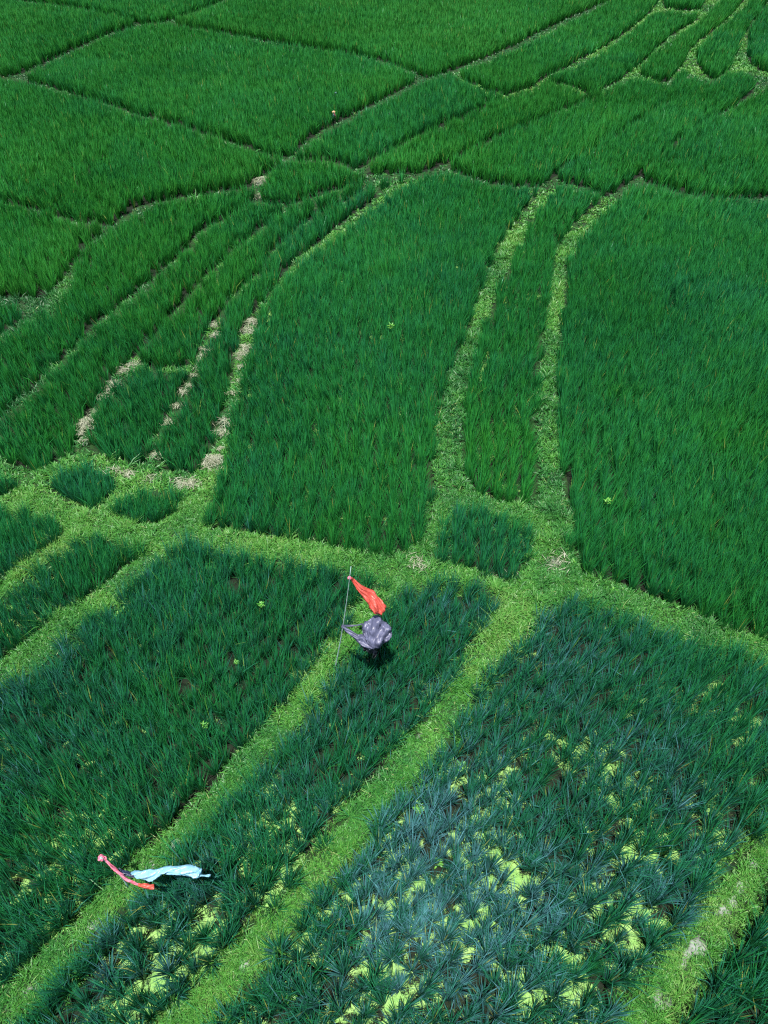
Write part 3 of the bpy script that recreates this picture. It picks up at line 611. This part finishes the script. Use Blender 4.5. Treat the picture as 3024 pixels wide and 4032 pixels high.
# ------------------------------------------------------------------ broad-leaved weeds between the rice
def weed_mesh(seed):
    r = np.random.default_rng(seed); bm = bmesh.new(); lay = bm.verts.layers.float.new('hue')
    def leaf(p, az, el, ln, wd):
        d = Vector((math.cos(az) * math.cos(el), math.sin(az) * math.cos(el), math.sin(el))); s = Vector((-math.sin(az), math.cos(az), 0)); up = d.cross(s)
        c = r.uniform(0, 1); V = []
        for t, w, b in ((0, .08, 0), (.3, .42, .03), (.62, .40, .05), (1, .03, -.04)):
            q_ = p + d * ln * t - up * b * ln
            V.append([bm.verts.new(q_ - s * wd * w + up * (-.12) * wd * w * 2), bm.verts.new(q_), bm.verts.new(q_ + s * wd * w + up * (-.12) * wd * w * 2)])
            for v in V[-1]: v[lay] = c
        for a, b in zip(V, V[1:]):
            for j in (0, 1): bm.faces.new((a[j], a[j + 1], b[j + 1], b[j]))
    nst = 3 + seed % 3
    for k in range(nst):
        az = k * 6.28 / nst + r.uniform(-.4, .4); top = Vector((math.cos(az) * .25, math.sin(az) * .25, r.uniform(.55, 1.0))) if k else Vector((0, 0, 1))
        pr = [bm.verts.new((math.cos(a) * .012, math.sin(a) * .012, 0)) for a in (0, 2.1, 4.2)]; pt = [bm.verts.new(top + Vector((math.cos(a) * .008, math.sin(a) * .008, 0))) for a in (0, 2.1, 4.2)]
        for j in range(3): bm.faces.new((pr[j], pr[(j + 1) % 3], pt[(j + 1) % 3], pt[j]))
        for j in range(6):
            leaf(top * (.62 + .38 * (j > 2)) , az + j * 2.2 + r.uniform(-.3, .3), r.uniform(.0, .6), r.uniform(.3, .5), r.uniform(.16, .24))
    me = bpy.data.meshes.new('weed_plant'); bm.to_mesh(me); bm.free(); me.materials.append(M_weed); return me
for i, (x, y, z, sz, lab) in enumerate(WEEDS):
    o = bpy.data.objects.new('weed_plant', weed_mesh(40 + i)); C.objects.link(o)
    o.location = (x, y, z); o.scale = (sz, sz, sz * 1.0); o.rotation_euler = (0, 0, i * 1.3)
    tag(o, lab, 'weed', 'broad-leaved weeds among the rice')

# ------------------------------------------------------------------ bird scarers: poles with plastic tied to them
def tube(name, pts, radii, mat, parent=None, sides=8, nodes=0):
    bm = bmesh.new(); rings = []
    P = [Vector(p) for p in pts]
    for i, p in enumerate(P):
        d = (P[min(i + 1, len(P) - 1)] - P[max(i - 1, 0)]).normalized(); s = d.orthogonal().normalized(); t = d.cross(s)
        rings.append([bm.verts.new(p + (s * math.cos(a) + t * math.sin(a)) * radii[i]) for a in [2 * math.pi * j / sides for j in range(sides)]])
    for a, b in zip(rings, rings[1:]):
        for j in range(sides): bm.faces.new((a[j], a[(j + 1) % sides], b[(j + 1) % sides], b[j]))
    bm.faces.new(rings[0][::-1]); bm.faces.new(rings[-1])
    me = bpy.data.meshes.new(name); bm.to_mesh(me); bm.free(); me.materials.append(mat)
    for p in me.polygons: p.use_smooth = True
    o = bpy.data.objects.new(name, me); C.objects.link(o); o.parent = parent
    return o

def bamboo(name, base, top, r0, r1, mat, parent, n=9):
    b, t = Vector(base), Vector(top); pts, rad = [], []
    side = (t - b).cross(Vector((0, 0, 1))).normalized()
    for i in range(n):
        for e, k in ((-.012, 1.0), (0, 1.3), (.012, 1.0)):
            f = min(max(i / (n - 1) + e * (1 if 0 < i < n - 1 else 0), 0), 1)
            if e and i in (0, n - 1): continue
            pts.append(b.lerp(t, f) + side * .03 * math.sin(f * 3.1)); rad.append((r0 + (r1 - r0) * f) * k)
    return tube(name, pts, rad, mat, parent)

def sheet(name, secs, mat, parent, seed=1, fold=.18, sides=28, sub=7, pleats=5, crumple=.012):
    """a limp plastic bag: cross sections (edge point, edge point, half thickness) joined into one crumpled skin"""
    r = np.random.default_rng(seed); A = np.array([s[0] for s in secs], float); B = np.array([s[1] for s in secs], float); T = np.array([s[2] for s in secs], float)
    def cat(Pn, t):
        n = len(Pn); i = min(int(t), n - 2); f = t - i
        p0, p1, p2, p3 = Pn[max(i - 1, 0)], Pn[i], Pn[i + 1], Pn[min(i + 2, n - 1)]
        return .5 * (2 * p1 + (p2 - p0) * f + (2 * p0 - 5 * p1 + 4 * p2 - p3) * f * f + (3 * p1 - p0 - 3 * p2 + p3) * f ** 3)
    bm = bmesh.new(); rings = []; nt_ = (len(secs) - 1) * sub + 1
    ph = r.uniform(0, 6.28, 6)
    for k in range(nt_):
        t = k / sub; a, b, th = cat(A, t), cat(B, t), float(np.interp(t, range(len(T)), T))
        c = (a + b) / 2; h = (b - a) / 2; hw = np.linalg.norm(h) + 1e-6
        a2, b2 = cat(A, min(t + .3, len(secs) - 1.0001)), cat(B, min(t + .3, len(secs) - 1.0001)); a1, b1 = cat(A, max(t - .3, 0)), cat(B, max(t - .3, 0))
        ax = (a2 + b2 - a1 - b1); n = np.cross(ax, h); n = n / (np.linalg.norm(n) + 1e-9)
        if n[2] < 0: n = -n
        ring = []
        for j in range(sides):
            f = 2 * math.pi * j / sides
            wv = 1 + fold * math.sin(pleats * f + ph[0] + 1.1 * math.sin(t * 1.7 + ph[1])) + fold * .5 * math.sin((pleats * 2 + 1) * f + ph[2] + t * .9)
            p = c + h * math.cos(f) * (1 + .05 * math.sin(t * 5 + ph[3])) + n * th * math.sin(f) * wv
            p = p + r.normal(0, crumple * min(1, hw / .05) * .35, 3)
            p = p + n * crumple * 2 * math.sin(t * 3.1 + 4 * math.cos(f) + ph[4])
            ring.append(bm.verts.new(p))
        rings.append(ring)
    for a, b in zip(rings, rings[1:]):
        for j in range(sides): bm.faces.new((a[j], a[(j + 1) % sides], b[(j + 1) % sides], b[j]))
    bm.faces.new(rings[0][::-1]); bm.faces.new(rings[-1])
    bmesh.ops.recalc_face_normals(bm, faces=bm.faces)
    me = bpy.data.meshes.new(name); bm.to_mesh(me); bm.free(); me.materials.append(mat)
    for p in me.polygons: p.use_smooth = True
    o = bpy.data.objects.new(name, me); C.objects.link(o); o.parent = parent
    return o

def knot(name, p, r_, mat, parent, seed=1):
    r = np.random.default_rng(seed); bm = bmesh.new(); bmesh.ops.create_icosphere(bm, subdivisions=3, radius=r_)
    for v in bm.verts:
        k = 1 + .22 * math.sin(v.co.x / r_ * 4 + seed) * math.sin(v.co.z / r_ * 5) + .12 * math.sin(v.co.y / r_ * 7); v.co = v.co * k; v.co.z *= .8
    bmesh.ops.translate(bm, verts=bm.verts, vec=Vector(p))
    me = bpy.data.meshes.new(name); bm.to_mesh(me); bm.free(); me.materials.append(mat)
    for q_ in me.polygons: q_.use_smooth = True
    o = bpy.data.objects.new(name, me); C.objects.link(o); o.parent = parent
    return o

def root(name, loc, label, cat, group):
    o = bpy.data.objects.new(name, None); C.objects.link(o); o.empty_display_size = .2
    tag(o, label, cat, group); o['_loc'] = list(loc); return o
def settle(o):
    """move the Empty to the thing's base without moving its parts"""
    loc = Vector(o['_loc']); del o['_loc']
    for ch in o.children: ch.data.transform(Matrix.Translation(-loc))
    for ch in o.children:
        for g in ch.children: g.data.transform(Matrix.Translation(-loc))
    o.location = loc

M_pole = plain('weathered_bamboo', (0.16, 0.26, 0.27), .6, .3, scale=25, col2=(0.26, 0.34, 0.30))
M_red = plain('red_plastic', (0.46, 0.080, 0.055), .42, .4, transl=.1, bump=.35, scale=16, col2=(0.32, 0.042, 0.032))
M_pink = plain('pink_plastic', (0.52, 0.19, 0.27), .4, .5, transl=.15, bump=.4, scale=22, col2=(0.62, 0.08, 0.14))
M_grey = plain('grey_plastic', (0.088, 0.094, 0.155), .42, .4, bump=.6, scale=9, col2=(0.045, 0.048, 0.085))
M_black = plain('black_plastic', (0.014, 0.016, 0.022), .35, .5, bump=.5, scale=15)
M_navy = plain('navy_plastic', (0.012, 0.02, 0.05), .35, .5, bump=.4, scale=18)
M_blue = plain('pale_blue_plastic', (0.26, 0.48, 0.60), .32, .5, transl=.2, bump=.5, scale=14, col2=(0.14, 0.34, 0.46))
M_cream = plain('cream_plastic', (0.42, 0.24, 0.12), .45, .5)

SC = {
'one': {'base': (-0.748, 5.438, 0.0), 'tip': (-0.426, 5.665, 2.28), 'knot': (-0.457, 5.71, 1.98), 'red': [((-0.451, 5.706, 1.97), (-0.437, 5.728, 1.97), 0.012), ((-0.431, 5.715, 1.9), (-0.399, 5.741, 1.92), 0.016), ((-0.359, 5.653, 1.8), (-0.277, 5.688, 1.82), 0.03), ((-0.274, 5.584, 1.7), (-0.168, 5.706, 1.72), 0.04), ((-0.213, 5.531, 1.62), (-0.082, 5.658, 1.64), 0.05), ((-0.168, 5.49, 1.55), (-0.019, 5.604, 1.58), 0.06), ((-0.131, 5.47, 1.5), (0.03, 5.566, 1.52), 0.05), ((-0.082, 5.481, 1.47), (-0.007, 5.535, 1.47), 0.03)], 'grey': [((-0.303, 5.464, 1.22), (-0.284, 5.332, 1.18), 0.02), ((-0.277, 5.484, 1.25), (-0.25, 5.279, 1.14), 0.05), ((-0.192, 5.516, 1.3), (-0.187, 5.209, 1.08), 0.09), ((-0.091, 5.546, 1.36), (-0.116, 5.188, 1.06), 0.1), ((-0.032, 5.502, 1.32), (-0.041, 5.219, 1.08), 0.09), ((0.043, 5.461, 1.27), (0.035, 5.277, 1.12), 0.07), ((0.09, 5.427, 1.2), (0.081, 5.318, 1.14), 0.04), ((0.107, 5.354, 1.16), (0.098, 5.333, 1.14), 0.01)], 'band': [((-0.584, 5.469, 1.22), (-0.588, 5.442, 1.2), 0.012), ((-0.479, 5.417, 1.2), (-0.504, 5.371, 1.18), 0.02), ((-0.36, 5.353, 1.17), (-0.41, 5.298, 1.14), 0.03), ((-0.284, 5.348, 1.17), (-0.343, 5.245, 1.1), 0.05), ((-0.225, 5.275, 1.13), (-0.275, 5.206, 1.07), 0.05), ((-0.141, 5.2, 1.08), (-0.192, 5.184, 1.05), 0.02)], 'strap': [((-0.582, 5.479, 1.22), (-0.581, 5.454, 1.22), 0.004), ((-0.483, 5.5, 1.18), (-0.482, 5.475, 1.17), 0.004), ((-0.381, 5.505, 1.18), (-0.38, 5.485, 1.18), 0.004), ((-0.291, 5.496, 1.22), (-0.29, 5.479, 1.22), 0.004)], 'rag': [((-0.326, 5.248, 1.08), (-0.276, 5.222, 1.06), 0.02), ((-0.277, 5.22, 1.0), (-0.21, 5.22, 1.0), 0.02), ((-0.246, 5.261, 0.9), (-0.109, 5.259, 0.92), 0.02), ((-0.17, 5.253, 0.85), (-0.101, 5.233, 0.85), 0.02), ((-0.162, 5.226, 0.78), (-0.132, 5.216, 0.78), 0.01)]},
'two': {'base': (-3.072, 2.427, 0.05), 'tip': (-3.108, 2.467, 1.2), 'knot': (-3.121, 2.479, 1.15), 'pink': [((-3.114, 2.485, 1.14), (-3.096, 2.469, 1.14), 0.02), ((-3.074, 2.481, 1.1), (-3.088, 2.464, 1.1), 0.02), ((-3.025, 2.442, 1.06), (-3.048, 2.425, 1.06), 0.022), ((-2.964, 2.408, 1.0), (-2.992, 2.391, 1.0), 0.024), ((-2.92, 2.379, 0.95), (-2.948, 2.362, 0.95), 0.024), ((-2.86, 2.342, 0.9), (-2.881, 2.316, 0.9), 0.022), ((-2.798, 2.32, 0.87), (-2.815, 2.295, 0.87), 0.026), ((-2.734, 2.3, 0.85), (-2.746, 2.275, 0.85), 0.03)], 'tail': [((-2.743, 2.3, 0.85), (-2.741, 2.272, 0.85), 0.03), ((-2.681, 2.303, 0.84), (-2.682, 2.255, 0.83), 0.035), ((-2.618, 2.299, 0.83), (-2.609, 2.247, 0.82), 0.03), ((-2.576, 2.299, 0.82), (-2.564, 2.247, 0.81), 0.02)], 'blue': [((-2.838, 2.403, 0.9), (-2.83, 2.389, 0.9), 0.015), ((-2.779, 2.411, 0.92), (-2.768, 2.36, 0.88), 0.04), ((-2.684, 2.414, 0.93), (-2.691, 2.337, 0.87), 0.05), ((-2.59, 2.416, 0.94), (-2.59, 2.32, 0.87), 0.05), ((-2.498, 2.43, 0.95), (-2.497, 2.371, 0.9), 0.05), ((-2.406, 2.443, 0.96), (-2.406, 2.39, 0.91), 0.05), ((-2.269, 2.451, 0.96), (-2.267, 2.374, 0.9), 0.06), ((-2.142, 2.456, 0.95), (-2.157, 2.362, 0.88), 0.06), ((-2.074, 2.44, 0.93), (-2.07, 2.354, 0.87), 0.05), ((-2.044, 2.417, 0.92), (-2.053, 2.373, 0.88), 0.02)], 'handle': [((-2.058, 2.371, 0.9), (-2.055, 2.354, 0.9), 0.01), ((-2.012, 2.38, 0.88), (-2.01, 2.364, 0.88), 0.008), ((-1.96, 2.391, 0.87), (-1.964, 2.358, 0.87), 0.012), ((-1.947, 2.384, 0.87), (-1.952, 2.367, 0.87), 0.008)], 'navy': [((-2.977, 2.422, 0.95), (-2.959, 2.405, 0.95), 0.01), ((-2.92, 2.42, 0.92), (-2.924, 2.376, 0.9), 0.02), ((-2.836, 2.397, 0.9), (-2.852, 2.366, 0.88), 0.02), ((-2.779, 2.368, 0.88), (-2.788, 2.357, 0.87), 0.01)]},
'three': {'base': (-1.864, 28.265, 0.0), 'tip': (-1.66, 25.54, 1.15), 'knot': (-1.674, 25.722, 1.08), 'flag': [((-1.687, 25.968, 0.95), (-1.668, 25.968, 0.95), 0.02), ((-1.689, 26.094, 0.88), (-1.647, 26.105, 0.88), 0.04), ((-1.68, 26.228, 0.8), (-1.642, 26.25, 0.8), 0.04), ((-1.666, 26.292, 0.75), (-1.651, 26.303, 0.75), 0.02)], 'white': [((-1.72, 26.207, 0.85), (-1.708, 26.207, 0.85), 0.01), ((-1.725, 26.271, 0.8), (-1.708, 26.271, 0.8), 0.02), ((-1.726, 26.376, 0.74), (-1.716, 26.376, 0.74), 0.01)]},
'four': {'base': (-1.874, 30.523, 0.0), 'tip': (-1.72, 28.112, 0.95), 'flag': [((-1.737, 28.24, 0.9), (-1.73, 28.265, 0.9), 0.015), ((-1.723, 28.335, 0.86), (-1.712, 28.372, 0.86), 0.03), ((-1.711, 28.458, 0.8), (-1.699, 28.471, 0.8), 0.012)]},
}
GS = 'bird scarers standing in the rice'
s = SC['one']
t = root('bird_scarer', s['base'], 'leaning bamboo pole with a red plastic bag above a grey crumpled sheet', 'bird scarer', GS)
bamboo('pole', s['base'], s['tip'], .0095, .004, M_pole, t, 12)
rb = sheet('red_bag', s['red'], M_red, t, 3, fold=.34, sides=44, pleats=7, crumple=.006)
knot('knot', s['knot'], .025, M_pink, rb, 2)
gb = sheet('grey_sheet', s['grey'], M_grey, t, 5, fold=.2, sides=48, sub=9, pleats=4, crumple=.012)
sheet('grey_band', s['band'], M_grey, t, 6, fold=.25, crumple=.008)
sheet('tie_strap', s['strap'], M_grey, t, 7, fold=.1, crumple=.003)
sheet('hanging_rag', s['rag'], M_black, t, 8, fold=.3, crumple=.012)
settle(t)
s = SC['two']
t = root('bird_scarer', s['base'], 'pole by the grassy bund with pink streamer and pale blue plastic bag', 'bird scarer', GS)
bamboo('pole', s['base'], s['tip'], .011, .007, M_pole, t, 6)
pk = sheet('pink_streamer', s['pink'], M_pink, t, 11, fold=.25, pleats=4, crumple=.006)
knot('knot', s['knot'], .034, M_pink, pk, 3)
sheet('red_tail', s['tail'], M_red, pk, 12, fold=.3, pleats=6, crumple=.006)
bb = sheet('blue_bag', s['blue'], M_blue, t, 13, fold=.18, sub=7, crumple=.008)
sheet('bag_handle', s['handle'], M_blue, bb, 14, fold=.2, crumple=.004)
sheet('navy_sleeve', s['navy'], M_navy, t, 15, fold=.2, crumple=.006)
settle(t)
s = SC['three']
t = root('bird_scarer', s['base'], 'small distant stick with pale pink plastic flag by the far bund', 'bird scarer', GS)
bamboo('pole', s['base'], s['tip'], .014, .010, M_pole, t, 5)
sheet('pink_flag', s['flag'], M_pink, t, 16, fold=.2, crumple=.01)
sheet('white_flag', s['white'], M_blue, t, 18, fold=.2, crumple=.01)
knot('knot', s['knot'], .05, M_cream, t, 4)
settle(t)
s = SC['four']
t = root('bird_scarer', s['base'], 'farthest stick with tiny pale blue plastic scrap in dense rice', 'bird scarer', GS)
bamboo('pole', s['base'], s['tip'], .012, .008, M_pole, t, 5)
sheet('blue_scrap', s['flag'], M_blue, t, 17, fold=.2, crumple=.01)
settle(t)

# ------------------------------------------------------------------ camera, light
sc = bpy.context.scene
cd = bpy.data.cameras.new('camera'); cam = bpy.data.objects.new('camera', cd); C.objects.link(cam)
cd.sensor_fit = 'VERTICAL'; cd.sensor_height = 24; cd.sensor_width = 18; cd.lens = 24 * FOC / PH
cd.clip_start = .1; cd.clip_end = 6000
cam.location = (0, 0, CAM_H); cam.rotation_euler = (math.radians(90 - PITCH), 0, 0)
sc.camera = cam
elev = math.asin(SUN_DIR.z); az = math.atan2(SUN_DIR.x, SUN_DIR.y)
sd = bpy.data.lights.new('sun', 'SUN'); sd.energy = 5.0; sd.angle = math.radians(.5); sd.color = (1, .96, .90)
sun = bpy.data.objects.new('sun', sd); C.objects.link(sun); sun.location = SUN_DIR * 60; sun.rotation_euler = SUN_DIR.to_track_quat('Z', 'Y').to_euler()
w = bpy.data.worlds.new('World'); sc.world = w; w.use_nodes = True
nd = w.node_tree.nodes; bg = nd['Background']; sky = nd.new('ShaderNodeTexSky'); sky.sky_type = 'NISHITA'; sky.sun_disc = False
sky.sun_elevation = elev; sky.sun_rotation = az; sky.air_density = 1.0; sky.dust_density = .6
w.node_tree.links.new(sky.outputs[0], bg.inputs[0]); bg.inputs[1].default_value = .07
vs_ = sc.view_settings; vs_.view_transform = 'Standard'; vs_.look = 'None'; vs_.gamma = 1; vs_.use_curve_mapping = False; vs_.exposure = 1.2
sc.render.engine = 'CYCLES'
cy_ = sc.cycles; cy_.max_bounces = 5; cy_.diffuse_bounces = 3; cy_.glossy_bounces = 2; cy_.transmission_bounces = 3; cy_.use_denoising = False; cy_.filter_width = 1.2; cy_.use_adaptive_sampling = False
cy_.sample_clamp_indirect = 5
